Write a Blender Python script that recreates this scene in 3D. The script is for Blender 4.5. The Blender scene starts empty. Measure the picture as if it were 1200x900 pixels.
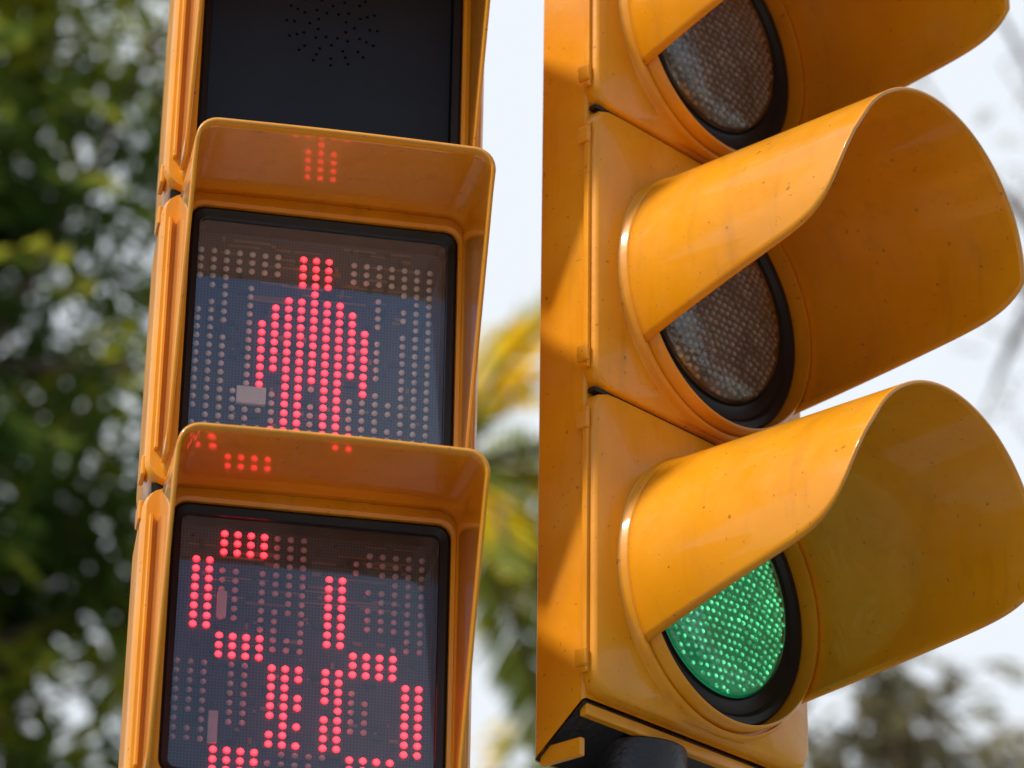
import bpy, math, random, bmesh
from mathutils import Vector, Matrix
random.seed(7)
K = 0.000735           # metres per modelling unit
sc = bpy.context.scene
sc.view_settings.view_transform = 'Standard'
sc.view_settings.look = 'None'
sc.view_settings.exposure = 0

# ------------------------------------------------------------------ materials
def newmat(name):
    m = bpy.data.materials.new(name); m.use_nodes = True
    nt = m.node_tree
    return m, nt, nt.nodes['Principled BSDF'], nt.links

def coords(nt, scale=(1,1,1)):
    tc = nt.nodes.new('ShaderNodeTexCoord'); mp = nt.nodes.new('ShaderNodeMapping')
    mp.inputs['Scale'].default_value = scale
    nt.links.new(tc.outputs['Object'], mp.inputs['Vector'])
    return mp.outputs['Vector']

def noise(nt, vec, scale, detail=4, rough=0.55):
    n = nt.nodes.new('ShaderNodeTexNoise'); n.inputs['Scale'].default_value = scale
    n.inputs['Detail'].default_value = detail; n.inputs['Roughness'].default_value = rough
    nt.links.new(vec, n.inputs['Vector']); return n.outputs['Fac']

def ramp(nt, fac, stops):
    r = nt.nodes.new('ShaderNodeValToRGB'); e = r.color_ramp.elements
    while len(e) < len(stops): e.new(0.5)
    for i,(p,c) in enumerate(stops):
        e[i].position = p; e[i].color = (c[0],c[1],c[2],1) if hasattr(c,'__len__') else (c,c,c,1)
    nt.links.new(fac, r.inputs['Fac']); return r.outputs['Color']

def mix(nt, fac, a, b, mode='MIX'):
    m = nt.nodes.new('ShaderNodeMix'); m.data_type='RGBA'; m.blend_type=mode
    for s,v in ((m.inputs['Factor'],fac),(m.inputs['A'],a),(m.inputs['B'],b)):
        if isinstance(v,bpy.types.NodeSocket): nt.links.new(v,s)
        elif hasattr(v,'__len__'): s.default_value=(v[0],v[1],v[2],1)
        else: s.default_value=v
    return m.outputs['Result']

def bump(nt, h, strength, dist, bsdf):
    b = nt.nodes.new('ShaderNodeBump'); b.inputs['Strength'].default_value=strength
    b.inputs['Distance'].default_value=dist
    nt.links.new(h,b.inputs['Height']); nt.links.new(b.outputs['Normal'],bsdf.inputs['Normal'])

def paint(name, c1, c2, coat=0.5, cr=0.08):
    m,nt,b,L = newmat(name)
    v = coords(nt)
    col = mix(nt, ramp(nt, noise(nt,v,9,3), [(0.35,0),(0.7,1)]), c1, c2)
    v2 = coords(nt,(45,45,6))
    runs = ramp(nt, noise(nt,v2,1.0,4,0.6), [(0.54,0),(0.85,0.32)])
    col = mix(nt, runs, col, (0.25,0.11,0.02))
    sp = ramp(nt, noise(nt,v,150,2,0.6), [(0.685,0),(0.745,0.6)])
    col = mix(nt, sp, col, (0.14,0.06,0.015))
    du = ramp(nt, noise(nt,v,14,4,0.7), [(0.5,0),(0.8,0.12)])
    col = mix(nt, du, col, (0.75,0.52,0.25))
    L.new(col,b.inputs['Base Color'])
    L.new(ramp(nt, noise(nt,v,25,3), [(0.3,0.28),(0.7,0.48)]), b.inputs['Roughness'])
    b.inputs['Specular IOR Level'].default_value=0.35
    b.inputs['Coat Weight'].default_value=coat; b.inputs['Coat Roughness'].default_value=cr
    bump(nt, noise(nt,v,80,3), 0.16, 0.002, b)
    return m
YEL = paint('yellow_paint', (0.84,0.345,0.008), (0.73,0.27,0.005), 0.3)
YELV = paint('yellow_visor', (0.84,0.34,0.004), (0.74,0.275,0.003), 0.55)
YELP = paint('yellow_visor_gloss', (0.80,0.325,0.004), (0.72,0.27,0.003), 1.0, 0.05)

def simple(name, c, rough=0.5, metal=0, c2=None, s=30, bmp=0, spec=0.5):
    m,nt,b,L = newmat(name); v=coords(nt)
    c2 = c2 or tuple(x*0.6 for x in c)
    L.new(mix(nt, noise(nt,v,s,3), c, c2), b.inputs['Base Color'])
    b.inputs['Roughness'].default_value=rough; b.inputs['Metallic'].default_value=metal
    b.inputs['Specular IOR Level'].default_value=spec
    if bmp: bump(nt, noise(nt,v,s*3,3), bmp, 0.003, b)
    return m
BLACK = simple('black_rubber', (0.007,0.007,0.009), 0.42, c2=(0.014,0.014,0.016),spec=0.35)
MATTE = simple('matte_black', (0.006,0.006,0.007), 0.95, spec=0.03)
PANEL = simple('black_panel', (0.006,0.007,0.011), 0.38, c2=(0.014,0.017,0.023), s=12, spec=0.32)
HOLE = simple('hole_black', (0.0005,0.0005,0.0005), 0.9, spec=0)
DARKM = simple('dark_metal', (0.03,0.035,0.045), 0.35, 0.6, c2=(0.06,0.05,0.045), s=60, bmp=0.3)
CHIP = simple('chip', (0.02,0.018,0.016), 0.5)
COPPER = simple('component_brown', (0.30,0.17,0.08), 0.5)
LABEL = simple('white_label', (0.85,0.87,0.85), 0.6)
LEDOFF = simple('led_clear', (0.95,0.94,0.90), 0.2, c2=(0.6,0.58,0.55), s=90)

def board():
    m,nt,b,L=newmat('circuit_board'); v=coords(nt)
    base = mix(nt, noise(nt,v,40,4), (0.008,0.009,0.014), (0.026,0.024,0.028))
    br = nt.nodes.new('ShaderNodeTexBrick'); br.inputs['Scale'].default_value=1.0
    br.inputs['Brick Width'].default_value=0.0028; br.inputs['Row Height'].default_value=0.0028
    br.inputs['Mortar Size'].default_value=0.0006; br.offset=0
    br.inputs['Color1'].default_value=(0,0,0,1); br.inputs['Color2'].default_value=(0,0,0,1); br.inputs['Mortar'].default_value=(1,1,1,1)
    sx = nt.nodes.new('ShaderNodeSeparateXYZ'); cb=nt.nodes.new('ShaderNodeCombineXYZ')
    L.new(v,sx.inputs[0]); L.new(sx.outputs['X'],cb.inputs['X']); L.new(sx.outputs['Z'],cb.inputs['Y'])
    L.new(cb.outputs[0],br.inputs['Vector'])
    L.new(mix(nt, br.outputs['Color'], base, (0.075,0.085,0.115)), b.inputs['Base Color'])
    b.inputs['Roughness'].default_value=0.6; b.inputs['Specular IOR Level'].default_value=0.2
    return m
BOARD = board()

def ledon():
    m,nt,b,L=newmat('led_red'); b.inputs['Base Color'].default_value=(0.45,0.02,0.03,1); b.inputs['Roughness'].default_value=0.2
    a=nt.nodes.new('ShaderNodeAttribute'); a.attribute_name='h'
    e=ramp(nt,a.outputs['Fac'],[(0.25,(0.10,0.0008,0.002)),(0.90,(1,0.022,0.035))])
    L.new(e,b.inputs['Emission Color']); b.inputs['Emission Strength'].default_value=7
    return m
LEDON = ledon()

def glass(name,ior,tint,dirt,rough,bmp=0,gc=(1,1,1)):
    m=bpy.data.materials.new(name); m.use_nodes=True; nt=m.node_tree; nt.nodes.clear(); L=nt.links
    o=nt.nodes.new('ShaderNodeOutputMaterial'); t=nt.nodes.new('ShaderNodeBsdfTransparent')
    t.inputs['Color'].default_value=(*tint,1)
    g=nt.nodes.new('ShaderNodeBsdfGlossy'); g.inputs['Roughness'].default_value=rough; g.inputs['Color'].default_value=(*gc,1)
    f=nt.nodes.new('ShaderNodeFresnel'); f.inputs['IOR'].default_value=ior
    v=coords(nt)
    if bmp:
        b=nt.nodes.new('ShaderNodeBump'); b.inputs['Strength'].default_value=bmp; b.inputs['Distance'].default_value=0.002
        L.new(noise(nt,v,150,2),b.inputs['Height']); L.new(b.outputs[0],g.inputs['Normal']); L.new(b.outputs[0],f.inputs['Normal'])
    ms=nt.nodes.new('ShaderNodeMixShader')
    L.new(f.outputs[0],ms.inputs[0]); L.new(t.outputs[0],ms.inputs[1]); L.new(g.outputs[0],ms.inputs[2])
    d=nt.nodes.new('ShaderNodeBsdfDiffuse'); d.inputs['Color'].default_value=(0.6,0.58,0.55,1)
    v2=coords(nt,(40,40,12))
    r=ramp(nt,noise(nt,v2,1.2,5,0.75),[(0.35,dirt*0.1),(0.75,dirt)])
    m2=nt.nodes.new('ShaderNodeMixShader'); L.new(r,m2.inputs[0]); L.new(ms.outputs[0],m2.inputs[1]); L.new(d.outputs[0],m2.inputs[2])
    L.new(m2.outputs[0],o.inputs[0]); return m
GLASS=glass('display_glass',1.9,(0.93,0.93,0.95),0.06,0.05,0,(0.8,0.87,1.0))
LGLASS=glass('lens_cover',1.8,(0.97,0.97,0.97),0.05,0.09,0.55)

def lensmat(name, lo, hi, em=0, emlo=None, emhi=None):
    m,nt,b,L=newmat(name); a=nt.nodes.new('ShaderNodeAttribute'); a.attribute_name='h'
    v=coords(nt); n=noise(nt,v,45,2); n2=noise(nt,v,260,1)
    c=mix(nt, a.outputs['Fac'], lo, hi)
    c=mix(nt, ramp(nt,n,[(0.38,0),(0.66,0.7)]), c, tuple(x*0.5 for x in lo))
    L.new(c,b.inputs['Base Color']); b.inputs['Roughness'].default_value=0.08
    b.inputs['Coat Weight'].default_value=1.0; b.inputs['Coat Roughness'].default_value=0.03
    if em:
        e=mix(nt,ramp(nt,a.outputs['Fac'],[(0.55,0),(1.0,1)]),emlo,emhi)
        e=mix(nt, ramp(nt,n2,[(0.42,0),(0.60,0.9)]), e, emlo)
        e=mix(nt, ramp(nt,n,[(0.38,0),(0.66,0.6)]), e, tuple(x*0.5 for x in emlo))
        L.new(e, b.inputs['Emission Color']); b.inputs['Emission Strength'].default_value=em
    return m
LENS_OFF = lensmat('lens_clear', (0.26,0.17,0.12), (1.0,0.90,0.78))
LENS_GRN = lensmat('lens_green', (0.0,0.08,0.04), (0.02,0.30,0.14), 1.0, (0.0,0.14,0.05), (0.28,2.0,0.85))

def leafmat(name, a, bcol, c, s=1.2):
    m=bpy.data.materials.new(name); m.use_nodes=True; nt=m.node_tree; nt.nodes.clear(); L=nt.links
    o=nt.nodes.new('ShaderNodeOutputMaterial'); d=nt.nodes.new('ShaderNodeBsdfDiffuse'); t=nt.nodes.new('ShaderNodeBsdfTranslucent')
    v=coords(nt); n=noise(nt,v,s,3,0.65)
    col=ramp(nt,n,[(0.36,a),(0.5,bcol),(0.60,c)])
    L.new(col,d.inputs['Color'])
    L.new(col,t.inputs['Color'])
    ms=nt.nodes.new('ShaderNodeMixShader'); ms.inputs[0].default_value=0.5
    L.new(d.outputs[0],ms.inputs[1]); L.new(t.outputs[0],ms.inputs[2]); L.new(ms.outputs[0],o.inputs[0]); return m
LEAF = leafmat('leaf_green', (0.06,0.115,0.03),(0.16,0.24,0.045),(0.55,0.55,0.06),1.1)
PALM = leafmat('palm_green', (0.16,0.23,0.06),(0.36,0.40,0.07),(0.98,0.70,0.02),0.9)
DRY = leafmat('leaf_dry', (0.17,0.15,0.09),(0.25,0.24,0.13),(0.36,0.30,0.14),1.5)
BARK = simple('bark', (0.20,0.14,0.10), 0.9, c2=(0.08,0.055,0.04), s=8, bmp=0.6)

# ------------------------------------------------------------------ helpers
def empty(name, loc=(0,0,0), rz=0):
    e=bpy.data.objects.new(name,None); sc.collection.objects.link(e); e.location=loc; e.rotation_euler=(0,0,rz)
    e.empty_display_size=0.1; return e

def mobj(name, verts, faces, mats, parent=None, smooth=False, scale=K, bevel=0, solid=0, autos=None, h=None):
    me=bpy.data.meshes.new(name); me.from_pydata([tuple(c*scale for c in v) for v in verts],[],faces)
    if not isinstance(mats,(list,tuple)): mats=[mats]
    for m in mats: me.materials.append(m)
    if h:
        at=me.attributes.new('h','FLOAT','POINT')
        for i,x in enumerate(h): at.data[i].value=x
    me.update()
    if not solid and len(faces)<30000:
        bm=bmesh.new(); bm.from_mesh(me); bmesh.ops.recalc_face_normals(bm,faces=bm.faces); bm.to_mesh(me); bm.free()
    ob=bpy.data.objects.new(name,me); sc.collection.objects.link(ob)
    if parent: ob.parent=parent
    if smooth:
        for p in me.polygons: p.use_smooth=True
        if autos:
            me.set_sharp_from_angle(angle=math.radians(autos))
    if solid:
        s=ob.modifiers.new('s','SOLIDIFY'); s.thickness=solid*scale; s.offset=0
    if bevel:
        b=ob.modifiers.new('b','BEVEL'); b.width=bevel*scale; b.segments=3; b.limit_method='ANGLE'; b.angle_limit=math.radians(35)
        for p in me.polygons: p.use_smooth=True
        w=ob.modifiers.new('w','WEIGHTED_NORMAL')
    return ob

def boxv(x0,x1,n0,n1,z0,z1,V,F):
    o=len(V)
    for x in (x0,x1):
        for n in (n0,n1):
            for z in (z0,z1): V.append((x,-n,z))
    for f in ((0,1,3,2),(4,6,7,5),(0,4,5,1),(2,3,7,6),(0,2,6,4),(1,5,7,3)): F.append(tuple(o+i for i in f))

def box(name,x0,x1,n0,n1,z0,z1,mat,parent,bevel=0):
    V=[];F=[]; boxv(x0,x1,n0,n1,z0,z1,V,F); return mobj(name,V,F,mat,parent,bevel=bevel)

def rr(cx,cz,w,h,r,seg=6):
    P=[]
    for (sx,sz,a0) in ((1,1,0),(-1,1,90),(-1,-1,180),(1,-1,270)):
        for i in range(seg+1):
            a=math.radians(a0+90*i/seg)
            P.append((cx+sx*(w/2-r)+r*math.cos(a), cz+sz*(h/2-r)+r*math.sin(a)))
    return P
def rsq(cx,cz,a,p,N=96,sx=1.0):
    P=[]
    for i in range(N):
        t=2*math.pi*i/N; c,s=math.cos(t),math.sin(t)
        r=a/((abs(c)**p+abs(s)**p)**(1/p)); P.append((cx+r*c*sx,cz+r*s))
    return P
def circ(cx,cz,r,N=96): return [(cx+r*math.cos(2*math.pi*i/N),cz+r*math.sin(2*math.pi*i/N)) for i in range(N)]
def loft(name, rings, mat, parent, cap0=False, cap1=False, autos=35, smooth=True):
    V=[];F=[]; M=len(rings[0][0])
    for prof,n in rings:
        for (x,z) in prof: V.append((x,-n,z))
    for j in range(len(rings)-1):
        for i in range(M):
            a=j*M+i; b=j*M+(i+1)%M
            F.append((a,b,b+M,a+M))
    if cap0: F.append(tuple(range(M)))
    if cap1: F.append(tuple(range((len(rings)-1)*M,len(rings)*M)))
    return mobj(name,V,F,mat,parent,smooth=smooth,autos=autos)

def dome(V,F,H,x,z,n,rx,rz,hh,seg=8,rings=3):
    o=len(V)
    for j in range(rings):
        t=j/rings; rad=math.cos(t*math.pi/2); up=math.sin(t*math.pi/2)
        for i in range(seg):
            a=2*math.pi*i/seg; V.append((x+rx*rad*math.cos(a),-(n+hh*up),z+rz*rad*math.sin(a))); H.append(up)
    V.append((x,-(n+hh),z)); H.append(1.0); top=len(V)-1
    for j in range(rings-1):
        for i in range(seg):
            a=o+j*seg+i; b=o+j*seg+(i+1)%seg; F.append((a,b,b+seg,a+seg))
    for i in range(seg):
        F.append((o+(rings-1)*seg+i, o+(rings-1)*seg+(i+1)%seg, top))

# ------------------------------------------------------------------ pedestrian signal (left)
PS = empty('pedestrian_signal', (-0.1715,2.5877,2.9811), math.radians(11.5))
PIT=381
WT=8   # window centre offset
BX=7
for i in range(3):
    z1=PIT*(1-i); zc=z1-PIT/2
    ocx=WT; ozc=z1-24-162; OW,OH=322,326
    loft('housing_%d'%i, [(rr(BX,zc,352,PIT-6,30),-170),(rr(BX,zc,380,PIT-5,34),-150),(rr(BX,zc,388,PIT-5,30),-30),(rr(BX,zc,386,PIT-5,28),-16),(rr(BX,zc,378,PIT-10,24),-9),(rr(BX,zc,350,PIT-20,20),-9)],YEL,PS,True)
    if i<3:
        box('joint_%d'%i,BX-184,BX+184,-160,-22,z1-PIT-6,z1-PIT+6,BLACK,PS)
    loft('door_%d'%i, [(rr(BX+2,zc,356,PIT-9,20),-12),(rr(BX+2,zc,356,PIT-9,20),2),(rr(BX+2,zc,352,PIT-13,18),6),
          (rr(ocx,ozc,OW+8,OH+8,20),8),(rr(ocx,ozc,OW,OH,17),5),(rr(ocx,ozc,OW,OH,17),-60)],YEL,PS)
    loft('gasket_%d'%i, [(rr(ocx,ozc,OW-1,OH-1,17),-44),(rr(ocx,ozc,OW-1,OH-1,17),-1),(rr(ocx,ozc,OW-8,OH-8,15),2),(rr(ocx,ozc,OW-22,OH-22,11),-4),(rr(ocx,ozc,OW-23,OH-23,10),-10)],BLACK,PS)
    loft('light_baffle_%d'%i, [(rr(ocx,ozc,OW-23.5,OH-23.5,10),-9),(rr(ocx,ozc,OW-24,OH-24,10),-56)],MATTE,PS)
    for s in (-1,1):
        loft('hinge_%d'%i,[(rr(BX+s*183,zc,5,PIT-80,2.4),-14),(rr(BX+s*183,zc,5,PIT-80,2.4),-4),(rr(BX+s*183,zc,2.6,PIT-83,1.2),-1)],YEL,PS,False,True)
    V=[];F=[];
    for s in (-1,1):
        boxv(BX+s*194-3,BX+s*194+3,-60,-24,z1-40,z1-16,V,F); boxv(BX+s*194-3,BX+s*194+3,-60,-24,z1-PIT+16,z1-PIT+40,V,F)
    mobj('clips_%d'%i,V,F,YEL,PS,bevel=2)
    # visor : rounded U, front edge slanting back
    w=343; x0=WT-4-w/2; x1=WT-4+w/2; zt=z1-6; zb=z1-362; r=24; P0=188; P1=42
    path=[(x0,zb+ (zt-r-zb)*t/14) for t in range(14)]
    for q in range(9):
        a=math.pi-math.pi/2*q/8; path.append((x0+r+r*math.cos(a), zt-r+r*math.sin(a)))
    for q in range(1,10): path.append((x0+r+(w-2*r)*q/10, zt+1.5*math.sin(math.pi*q/10)))
    for q in range(9):
        a=math.pi/2-math.pi/2*q/8; path.append((x1-r+r*math.cos(a), zt-r+r*math.sin(a)))
    path+= [(x1,zb+ (zt-r-zb)*t/14) for t in range(13,-1,-1)]
    V=[];F=[];NN=12
    for j in range(NN+1):
        for (x,z) in path:
            tt=max(0,min(1,(zt-r*0.3-z)/(zt-zb)))
            pl=P0+(P1-P0)*tt
            if tt<0.09: pl = P0-(P0-P1)*tt*0.5
            n=5+(pl-5)*j/NN
            V.append((x,-n,z-0.02*n))
    M=len(path)
    for j in range(NN):
        for q in range(M-1): F.append((j*M+q,j*M+q+1,(j+1)*M+q+1,(j+1)*M+q))
    vo=mobj('visor_%d'%i,V,F,YELP,PS,smooth=True,solid=4.5)
    if i==0:
        box('speaker_panel',ocx-149,ocx+149,-30,-16,ozc-152,ozc+152,PANEL,PS)
        V=[];F=[];H=[]
        cx,cz=8,ozc+60
        for ray in range(16):
            a=2*math.pi*ray/16
            for q in range(1,6):
                rr_=9+q*9.5
                if q%2==ray%2 or q>3: dome(V,F,H,cx+rr_*math.cos(a),cz+rr_*math.sin(a),-16.0,2.0,2.0,0.3,8,1)
        mobj('speaker_holes',V,F,HOLE,PS)
    else:
        box('board_%d'%i,ocx-149,ocx+149,-50,-40,ozc-152,ozc+152,BOARD,PS)
        V=[];F=[]; V2=[];F2=[]
        for q in range(150):
            x=ocx+random.uniform(-135,130); z=ozc+random.uniform(-140,142); a,b=random.choice([(8,5),(5,10),(14,6),(4,4),(3,3)])
            if q%3: boxv(x,x+a,-41,-37+random.random(),z,z+b,V,F)
            else: boxv(x,x+a*.7,-41,-37.5,z,z+b*.7,V2,F2)
        mobj('chips_%d'%i,V,F,CHIP,PS); mobj('components_%d'%i,V2,F2,COPPER,PS)
        V=[];F=[]
        for q in range(26):
            x=ocx+random.uniform(-140,80); z=ozc+random.uniform(60,145); boxv(x,x+random.uniform(15,60),-41,-39.4,z,z+2,V,F)
        mobj('tracks_%d'%i,V,F,COPPER,PS)
        V=[];F=[]
        if i==1: boxv(ocx-92,ocx-57,-41,-34,ozc-72,ozc-50,V,F)
        else:
            boxv(ocx-101,ocx-90,-41,-34,ozc+40,ozc+72,V,F); boxv(ocx-104,ocx-93,-41,-34,ozc-110,ozc-72,V,F)
        mobj('label_%d'%i,V,F,LABEL,PS,bevel=1)
        top=ozc+OH/2-16 if i==1 else ozc+OH/2-20
        Von=[];Fon=[];H1=[];Vof=[];Fof=[];H2=[]
        for j in range(27):
            for c in range(-9,10):
                x=ocx-4+c*15.4; z=top-11.3*j
                ac=abs(c); on=False; off=False
                if i==1:
                    on = (ac<=1 and 2<=j<=5) or (c==0 and 6<=j<=16) or (ac==1 and 7<=j<=24) or (ac==2 and 7<=j<=24 ) or (ac==3 and 8<=j<=15) or (ac==4 and 10<=j<=17) or (j in(21,22,23,24) and c in(-3,) and j>=22) or (j in(22,23,24) and c==3) or (j in (23,24) and ac==4)
                    off = (2<=j<=22 and ac in (7,8,9)) or (2<=j<=4 and ac>=3) or (ac==5 and j>5) or (j>=18 and ac in(3,4,6)) or (c==0 and j>16)
                else:
                    R=lambda c0,c1,j0,j1:(c0<=c<=c1 and j0<=j<=j1)
                    on = R(-6,-3,0,2) or R(-8,-7,3,10) or R(-6,-3,11,13) or R(2,3,4,11) or R(4,7,12,14) or R(8,9,15,22) or R(-2,-1,14,22) or R(2,3,14,22) or R(-6,-3,23,25) or R(4,7,23,25)
                    on = (on or (c==0 and j in (14,15,17,18,20,22))) and not (c==2 and j==18) and not (c==-2 and j==20)
                    off = R(-2,0,0,12) or R(4,9,1,3) or R(7,9,3,11) or R(-9,-7,14,22) or R(-2,2,23,25) or R(-6,-5,4,9) or R(-5,-4,14,20) or R(4,5,16,20) or R(-3,-2,4,10) or R(5,6,5,9)
                if on: dome(Von,Fon,H1,x,z,-38,4.8,4.4,5,8,4)
                elif off and random.random()<0.92: dome(Vof,Fof,H2,x,z,-38,4.0,3.8,4.5)
        mobj('leds_lit_%d'%i,Von,Fon,LEDON,PS,smooth=True,h=H1); mobj('leds_unlit_%d'%i,Vof,Fof,LEDOFF,PS,smooth=True)
        mobj('glass_%d'%i,[(ocx-149,9,ozc-152),(ocx+149,9,ozc-152),(ocx+149,9,ozc+152),(ocx-149,9,ozc+152)],[(0,1,2,3)],GLASS,PS)

# ------------------------------------------------------------------ traffic light (right)
TL = empty('traffic_light', (0.0713,2.5975,2.8124), math.radians(47))
W=396
prof=[(-20,768),(-96,768),(-96,-440),(-20,-381)]
V=[];F=[]
for x in (6,W-6):
    for (n,z) in prof: V.append((x,-n,z))
F=[(0,1,2,3),(7,6,5,4),(0,4,5,1),(1,5,6,2),(3,7,4,0)]
mobj('back_housing',V,F,YEL,TL,bevel=5)
V=[(8,22,-384),(W-8,22,-384),(W-8,94,-439),(8,94,-439)]
mobj('underside',V,[(0,1,2,3)],DARKM,TL)
V=[];F=[]
boxv(14,W-14,-34,-22,-399,-385,V,F); boxv(12,20,-92,-30,-446,-424,V,F)
mobj('underside_lip',V,F,YEL,TL,bevel=2)
for s in range(3):
    zc=PIT*(s-0.5); dx=W/2; cx=W/2+13; zo=zc-17
    C=lambda r:circ(cx,zo,r)
    S=W/2/190
    def CL(r,n):
        return ([(min(p[0],W-1),max(p[1],zc-187)) for p in circ(cx,zo,r)],n)
    loft('door_%d'%s,[(rsq(dx,zc,187,18,sx=S),-22),(rsq(dx,zc,188.3,18,sx=S),-18),(rsq(dx,zc,188.3,18,sx=S),-3),(rsq(dx,zc,186,18,sx=S),0),(rsq(dx,zc,184.5,16,sx=S),1),
       CL(175,4),(C(173),7),(C(172.5),15),(C(171),17),(C(168.5),18),(C(168),12),(C(165),12),(C(164),32),(C(162),34),(C(160),34),(C(159),28),(C(158),2)],YEL,TL,autos=50)
    loft('lens_ring_%d'%s,[(C(158),-4),(C(158),10),(C(155),14),(C(146),14),(C(141),8),(C(131),7),(C(125),9),(C(123),13),(C(121),4)],BLACK,TL,autos=30)
    if s<2: box('seam_%d'%s,8,W-8,-18,-7,zc+PIT/2-2.6,zc+PIT/2+2.6,BLACK,TL)
    V=[];F=[]
    boxv(-4,2,-16,-8,zc-165,zc+165,V,F)
    boxv(W-2,W+4,-16,-8,zc-165,zc+165,V,F)
    mobj('hinge_%d'%s,V,F,YEL,TL,bevel=1.5)
    V=[];F=[]
    for z in (zc-158,zc+136):
        boxv(-7,-1,-24,-6,z,z+22,V,F)
    mobj('hinge_knuckle_%d'%s,V,F,YEL,TL,bevel=2.5)
    V=[];F=[];H=[]
    RL=122
    dome(V,F,H,cx,zo,9,RL,RL,16,64,12)
    H=[0.0]*len(H)
    dzr=9.6; dxr=11.0
    for jr in range(-14,15):
        for ir in range(-13,14):
            x=(ir+0.5*(jr%2))*dxr; z=jr*dzr - 0.0009*x*x
            r0=math.hypot(x,z)
            if r0>RL-5: continue
            nn=9+16*math.sqrt(max(0,1-(r0/RL)**2))-0.8
            dome(V,F,H,cx+x+random.uniform(-1,1),zo+z+random.uniform(-1,1),nn,5.0,4.1,3.9+random.uniform(-1.3,1.3),8,3)
    mobj('lens_%d'%s,V,F,LENS_GRN if s==0 else LENS_OFF,TL,smooth=True,h=H)
    V=[];F=[];H=[]
    dome(V,F,H,cx,zo,13,RL-0.5,RL-0.5,24,64,16)
    mobj('lens_cover_%d'%s,V,F,LGLASS,TL,smooth=True)
    # visor
    V=[];F=[];NJ=48;NI=64; P=328; R0=168.5
    for j in range(NJ+1):
        t=j/NJ; n=16+ (P+10)*t
        zL=-98+76*t + 118*t**14
        zR=-100+56*t + 34*t**14
        Rn=R0-0.5*t
        aL=math.pi+ math.asin(max(-1,min(1,-zL/Rn)))
        aR=math.asin(max(-1,min(1,zR/Rn)))
        for i2 in range(NI+1):
            a=aR+(aL-aR)*i2/NI
            V.append((cx+Rn*math.cos(a), -n, zo+Rn*math.sin(a)-0.004*(n-26)))
    for j in range(NJ):
        for i2 in range(NI):
            a=j*(NI+1)+i2; F.append((a,a+1,a+NI+2,a+NI+1))
    mobj('visor_%d'%s,V,F,YELV,TL,smooth=True,solid=4.0)

# ------------------------------------------------------------------ supporting post
def tube(V,F,pts,rads,seg=14):
    base=len(V)
    for idx,(p,r) in enumerate(zip(pts,rads)):
        p=Vector(p)
        d=(Vector(pts[min(idx+1,len(pts)-1)])-Vector(pts[max(idx-1,0)])).normalized()
        u=d.orthogonal().normalized()
        if abs(d.z)>0.5: u=(Vector((1,0,0))-d*d.x).normalized()
        w=d.cross(u)
        for i in range(seg):
            a=2*math.pi*i/seg; V.append(tuple(p+r*(u*math.cos(a)+w*math.sin(a))))
    for j in range(len(pts)-1):
        for i in range(seg):
            a=base+j*seg+i; b=base+j*seg+(i+1)%seg; F.append((a,b,b+seg,a+seg))
    F.append(tuple(base+i for i in range(seg))); F.append(tuple(base+(len(pts)-1)*seg+i for i in range(seg)))
def tl(x,n,z):
    a=math.radians(47); return Vector((0.0713+K*(x*math.cos(a)+n*math.sin(a)), 2.5975+K*(x*math.sin(a)-n*math.cos(a)), 2.8124+K*z))
POST=empty('signal_post',(0,0,0))
pc=tl(150,-68,-440)
V=[];F=[]
tube(V,F,[(pc.x,pc.y,pc.z+0.03),(pc.x,pc.y,pc.z-0.004),(pc.x,pc.y,pc.z-0.006),(pc.x,pc.y,pc.z-0.03)],[0.045,0.045,0.052,0.052],32)
mobj('collar',V,F,DARKM,POST,scale=1,bevel=0.002)
V=[];F=[]
tube(V,F,[(pc.x,pc.y,pc.z-0.03),(pc.x,pc.y,0.3),(pc.x,pc.y,0.28),(pc.x,pc.y,0.02)],[0.045,0.05,0.07,0.075],32)
tube(V,F,[(pc.x,pc.y,0.02),(pc.x,pc.y,0.0)],[0.14,0.14],32)
tube(V,F,[(pc.x,pc.y,2.22),(-0.16,2.68,2.22)],[0.03,0.03],20)
tube(V,F,[(-0.16,2.68,2.20),(-0.16,2.68,2.43)],[0.035,0.035],20)
mobj('pole',V,F,simple('post_paint',(0.10,0.11,0.12),0.4,0.3),POST,scale=1,smooth=True,autos=40)

# ------------------------------------------------------------------ ground, road, pavement
def sheet(name,x0,x1,y0,y1,z,mat):
    return mobj(name,[(x0,y0,z),(x1,y0,z),(x1,y1,z),(x0,y1,z)],[(0,1,2,3)],mat,scale=1)
sheet('ground',-600,600,-600,900,0,simple('earth',(0.09,0.10,0.045),0.9,c2=(0.13,0.11,0.07),s=0.8))
V=[];F=[]
def wbox(x0,x1,y0,y1,z0,z1):
    boxv(x0,x1,-y0,-y1,z0,z1,V,F)
wbox(-60,60,1.2,6.0,-0.1,0.004)
mobj('pavement',V,F,simple('paving',(0.24,0.23,0.21),0.85,s=3,bmp=0.3),scale=1)
sheet('road',-60,60,-9,1.05,0.004,simple('asphalt',(0.05,0.05,0.052),0.9,s=40,bmp=0.5))
V=[];F=[]; wbox(-60,60,1.05,1.2,0.0,0.12)
mobj('kerb',V,F,simple('kerb_stone',(0.4,0.39,0.37),0.8,s=6),scale=1)
V=[];F=[]
for q in range(8):
    x=-3.5+q*0.95; F.append(tuple(range(len(V),len(V)+4))); V+= [(x,-8,0.008),(x+0.5,-8,0.008),(x+0.5,0.7,0.008),(x,0.7,0.008)]
mobj('crosswalk_markings',V,F,simple('road_paint',(0.78,0.78,0.75),0.7,s=10),scale=1)

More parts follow.
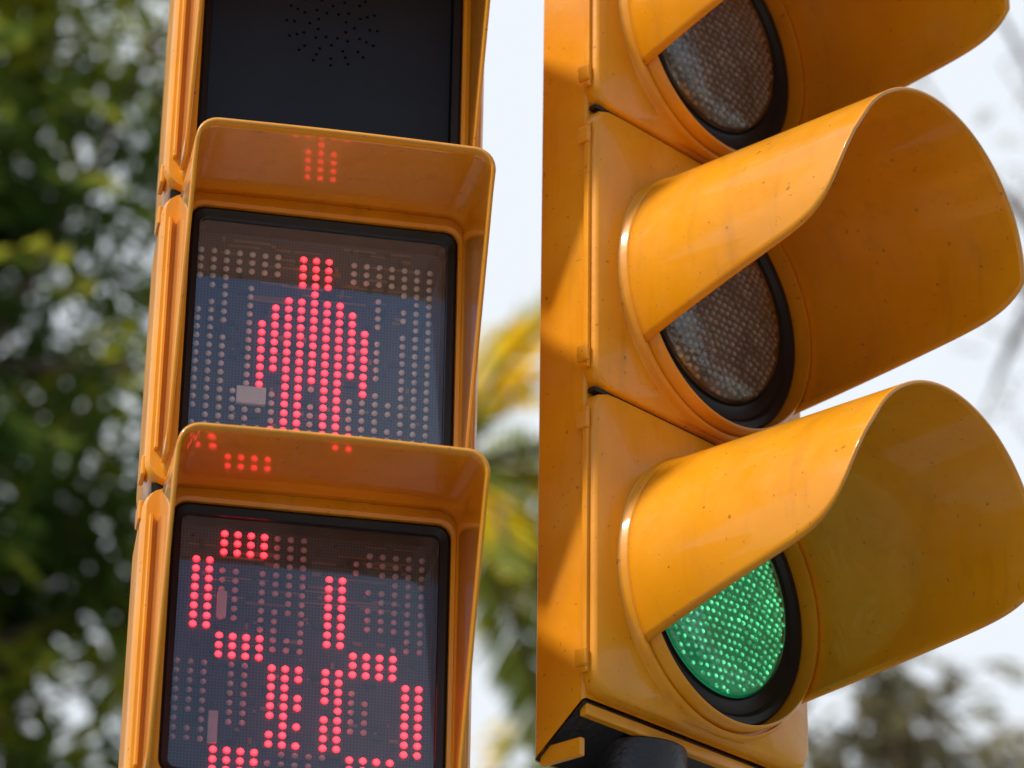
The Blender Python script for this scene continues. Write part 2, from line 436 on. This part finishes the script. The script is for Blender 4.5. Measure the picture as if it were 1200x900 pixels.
# ------------------------------------------------------------------ trees
def spray(V,F,p,d,length,nl,ll,lw,droop=0.5):
    p=Vector(p); d=Vector(d).normalized()
    side=d.cross(Vector((0,0,1)))
    side=side.normalized() if side.length>0.1 else Vector((1,0,0))
    step=length/nl
    for i in range(nl):
        d=(d+Vector((0,0,-droop/nl))).normalized()
        p=p+d*step
        tt=(i+1)/nl; l=ll*math.sin(math.pi*(0.15+0.8*tt))
        for s in (-1,1):
            ax=(side*s*random.uniform(.7,1)+d*random.uniform(.4,.8)+Vector((0,0,random.uniform(-.45,.05)))).normalized()
            wv=ax.cross(Vector((random.uniform(-.4,.4),random.uniform(-.4,.4),1))).normalized()*lw*0.5
            o=len(V); V.extend([tuple(p),tuple(p+ax*l*0.5+wv),tuple(p+ax*l),tuple(p+ax*l*0.5-wv)]); F.append((o,o+1,o+2,o+3))
def tree(name, base, cc, rad, nclump, nspray, slen, nl, ll, lw, mat, clr=0.55, seed=1, tr=0.16, droop=0.9):
    random.seed(seed)
    e=empty(name,base); B=Vector(base); cc=Vector(cc)-B
    V=[];F=[]; LV=[];LF=[]
    fork=cc+Vector((0,0,-rad[2]*0.8)); 
    pts=[Vector((0,0,0)),fork*0.4+Vector((0.1,0,0)),fork*0.75+Vector((-.06,0.05,0)),fork,cc+Vector((0,0,rad[2]*0.6))]
    tube(V,F,pts,[tr*1.3,tr,tr*.85,tr*.7,tr*.15],12)
    for c in range(nclump):
        while True:
            q=Vector((random.uniform(-1,1),random.uniform(-1,1),random.uniform(-1,1)))
            if 0.25<q.length<1: break
        ce=cc+Vector((q.x*rad[0],q.y*rad[1],q.z*rad[2]))
        st=fork.lerp(cc,random.uniform(0,0.9)) if ce.z>fork.z else fork
        mid=st.lerp(ce,0.5)+Vector((random.uniform(-.2,.2),random.uniform(-.2,.2),random.uniform(0.05,.35)))
        tube(V,F,[st,mid,ce],[tr*.35,tr*.2,tr*.06],6)
        for s in range(nspray):
            p=ce+Vector([random.gauss(0,clr*0.5) for _ in range(3)])
            d=Vector((random.uniform(-1,1),random.uniform(-1,1),random.uniform(-.5,.6)))
            if s%4==0: tube(V,F,[ce,p],[tr*.07,tr*.03],4)
            spray(LV,LF,p,d,slen*random.uniform(.6,1.2),nl,ll,lw,droop)
    mobj('trunk_and_limbs',V,F,BARK,e,scale=1,smooth=True)
    mobj('foliage',LV,LF,mat,e,scale=1)
tree('tree',(-3.6,12.9,0),(-3.10,12.7,7.5),(1.95,1.4,3.3),118,22,0.62,9,0.19,0.055,LEAF,0.52,3,0.17,1.4)
tree('tree',(2.4,19.2,0),(2.35,19,7.5),(0.9,1.0,1.2),20,20,0.4,8,0.15,0.055,DRY,0.4,5,0.12)
tree('tree',(4.6,22,0),(4.3,21.8,13.6),(1.7,1.6,2.4),30,3,0.35,6,0.10,0.03,DRY,0.45,8,0.12)
tree('tree',(0.3,20.4,0),(0.0,20.4,7.0),(1.5,1.4,1.7),46,28,0.45,8,0.17,0.06,PALM,0.4,9,0.14)
def palm(base,top,seed=2):
    random.seed(seed)
    e=empty('palm_tree',base); B=Vector(base); T=Vector(top)-B
    V=[];F=[]; pts=[Vector((0,0,0))]; rads=[0.2]
    for i in range(1,40):
        t=i/39; pts.append(T*t+Vector((0.12*math.sin(t*2),0,0))); rads.append(0.15+(0.012 if i%2 else -0.006))
    tube(V,F,pts,rads,16)
    LV=[];LF=[]; T=pts[-1]
    for q in range(46):
        az=random.uniform(0,2*math.pi); el=random.uniform(-0.5,1.3)
        d=Vector((math.cos(az)*math.cos(el),math.sin(az)*math.cos(el),math.sin(el)))
        p=Vector(T); L=random.uniform(1.5,2.0); n=34; pp=[Vector(p)]
        side=d.cross(Vector((0,0,1))).normalized()
        for i in range(n):
            d=(d+Vector((0,0,-1.25/n))).normalized(); p=p+d*L/n; pp.append(Vector(p))
            l=0.42*math.sin(math.pi*(0.1+0.85*i/n))
            for s in (-1,1):
                ax=(side*s*0.8+d*0.65+Vector((0,0,random.uniform(-.35,.05)))).normalized()
                wv=ax.cross(d).cross(ax).normalized()*0.014
                o=len(LV); LV.extend([tuple(p-wv),tuple(p+wv),tuple(p+ax*l*0.6+wv*1.3),tuple(p+ax*l),tuple(p+ax*l*0.6-wv*1.3)]); LF.append((o,o+1,o+2,o+3,o+4))
        tube(V,F,pp[::6],[0.02]*len(pp[::6]),5)
    mobj('trunk',V,F,BARK,e,scale=1,smooth=True); mobj('fronds',LV,LF,PALM,e,scale=1)
palm((-0.6,16.7,0),(-0.5,16.6,8.75))

# ------------------------------------------------------------------ light
w=bpy.data.worlds.new('World'); sc.world=w; w.use_nodes=True; nt=w.node_tree
bg=nt.nodes['Background']; sky=nt.nodes.new('ShaderNodeTexSky'); sky.sky_type='NISHITA'; sky.sun_disc=False
SE,SR=math.radians(46),math.radians(232)
sky.sun_elevation=SE; sky.sun_rotation=SR; sky.air_density=1.0; sky.dust_density=1.0
tc=nt.nodes.new('ShaderNodeTexCoord')
n=noise(nt,tc.outputs['Generated'],2.2,3,0.6)
# bright haze bank towards +Y, clearer and bluer sky behind
sx=nt.nodes.new('ShaderNodeSeparateXYZ'); nt.links.new(tc.outputs['Generated'],sx.inputs[0])
ma=nt.nodes.new('ShaderNodeMath'); ma.operation='MULTIPLY_ADD'; nt.links.new(sx.outputs['Y'],ma.inputs[0]); ma.inputs[1].default_value=0.18
nt.links.new(n,ma.inputs[2])
f=ramp(nt,ma.outputs[0],[(0.38,0.05),(0.60,1.0)])
col=mix(nt,f,sky.outputs[0],(7.9,8.4,9.0))
nt.links.new(col,bg.inputs['Color']); bg.inputs['Strength'].default_value=0.110
sun=bpy.data.lights.new('sun','SUN'); sun.energy=3.5; sun.angle=math.radians(6); sun.color=(1,0.90,0.76)
so=bpy.data.objects.new('sun',sun); sc.collection.objects.link(so)
sd=Vector((math.sin(SR)*math.cos(SE), math.cos(SR)*math.cos(SE), math.sin(SE)))
so.rotation_euler=sd.to_track_quat('Z','Y').to_euler(); so.location=(0,0,20)

# ------------------------------------------------------------------ camera
cam=bpy.data.cameras.new('camera'); co=bpy.data.objects.new('camera',cam); sc.collection.objects.link(co); sc.camera=co
th,ro=math.radians(25),math.radians(0.88)
Fv=Vector((0,math.cos(th),math.sin(th))); U0=Vector((0,-math.sin(th),math.cos(th))); R0v=Vector((1,0,0))
Rv=R0v*math.cos(ro)+U0*math.sin(ro); Uv=U0*math.cos(ro)-R0v*math.sin(ro)
M=Matrix((Rv,Uv,-Fv)).transposed().to_4x4(); M.translation=Vector((0,0,1.6)); co.matrix_world=M
cam.sensor_width=36; cam.lens=117; cam.clip_end=3000; cam.clip_start=0.05
cam.dof.use_dof=True; cam.dof.focus_distance=3860*K; cam.dof.aperture_fstop=5.6
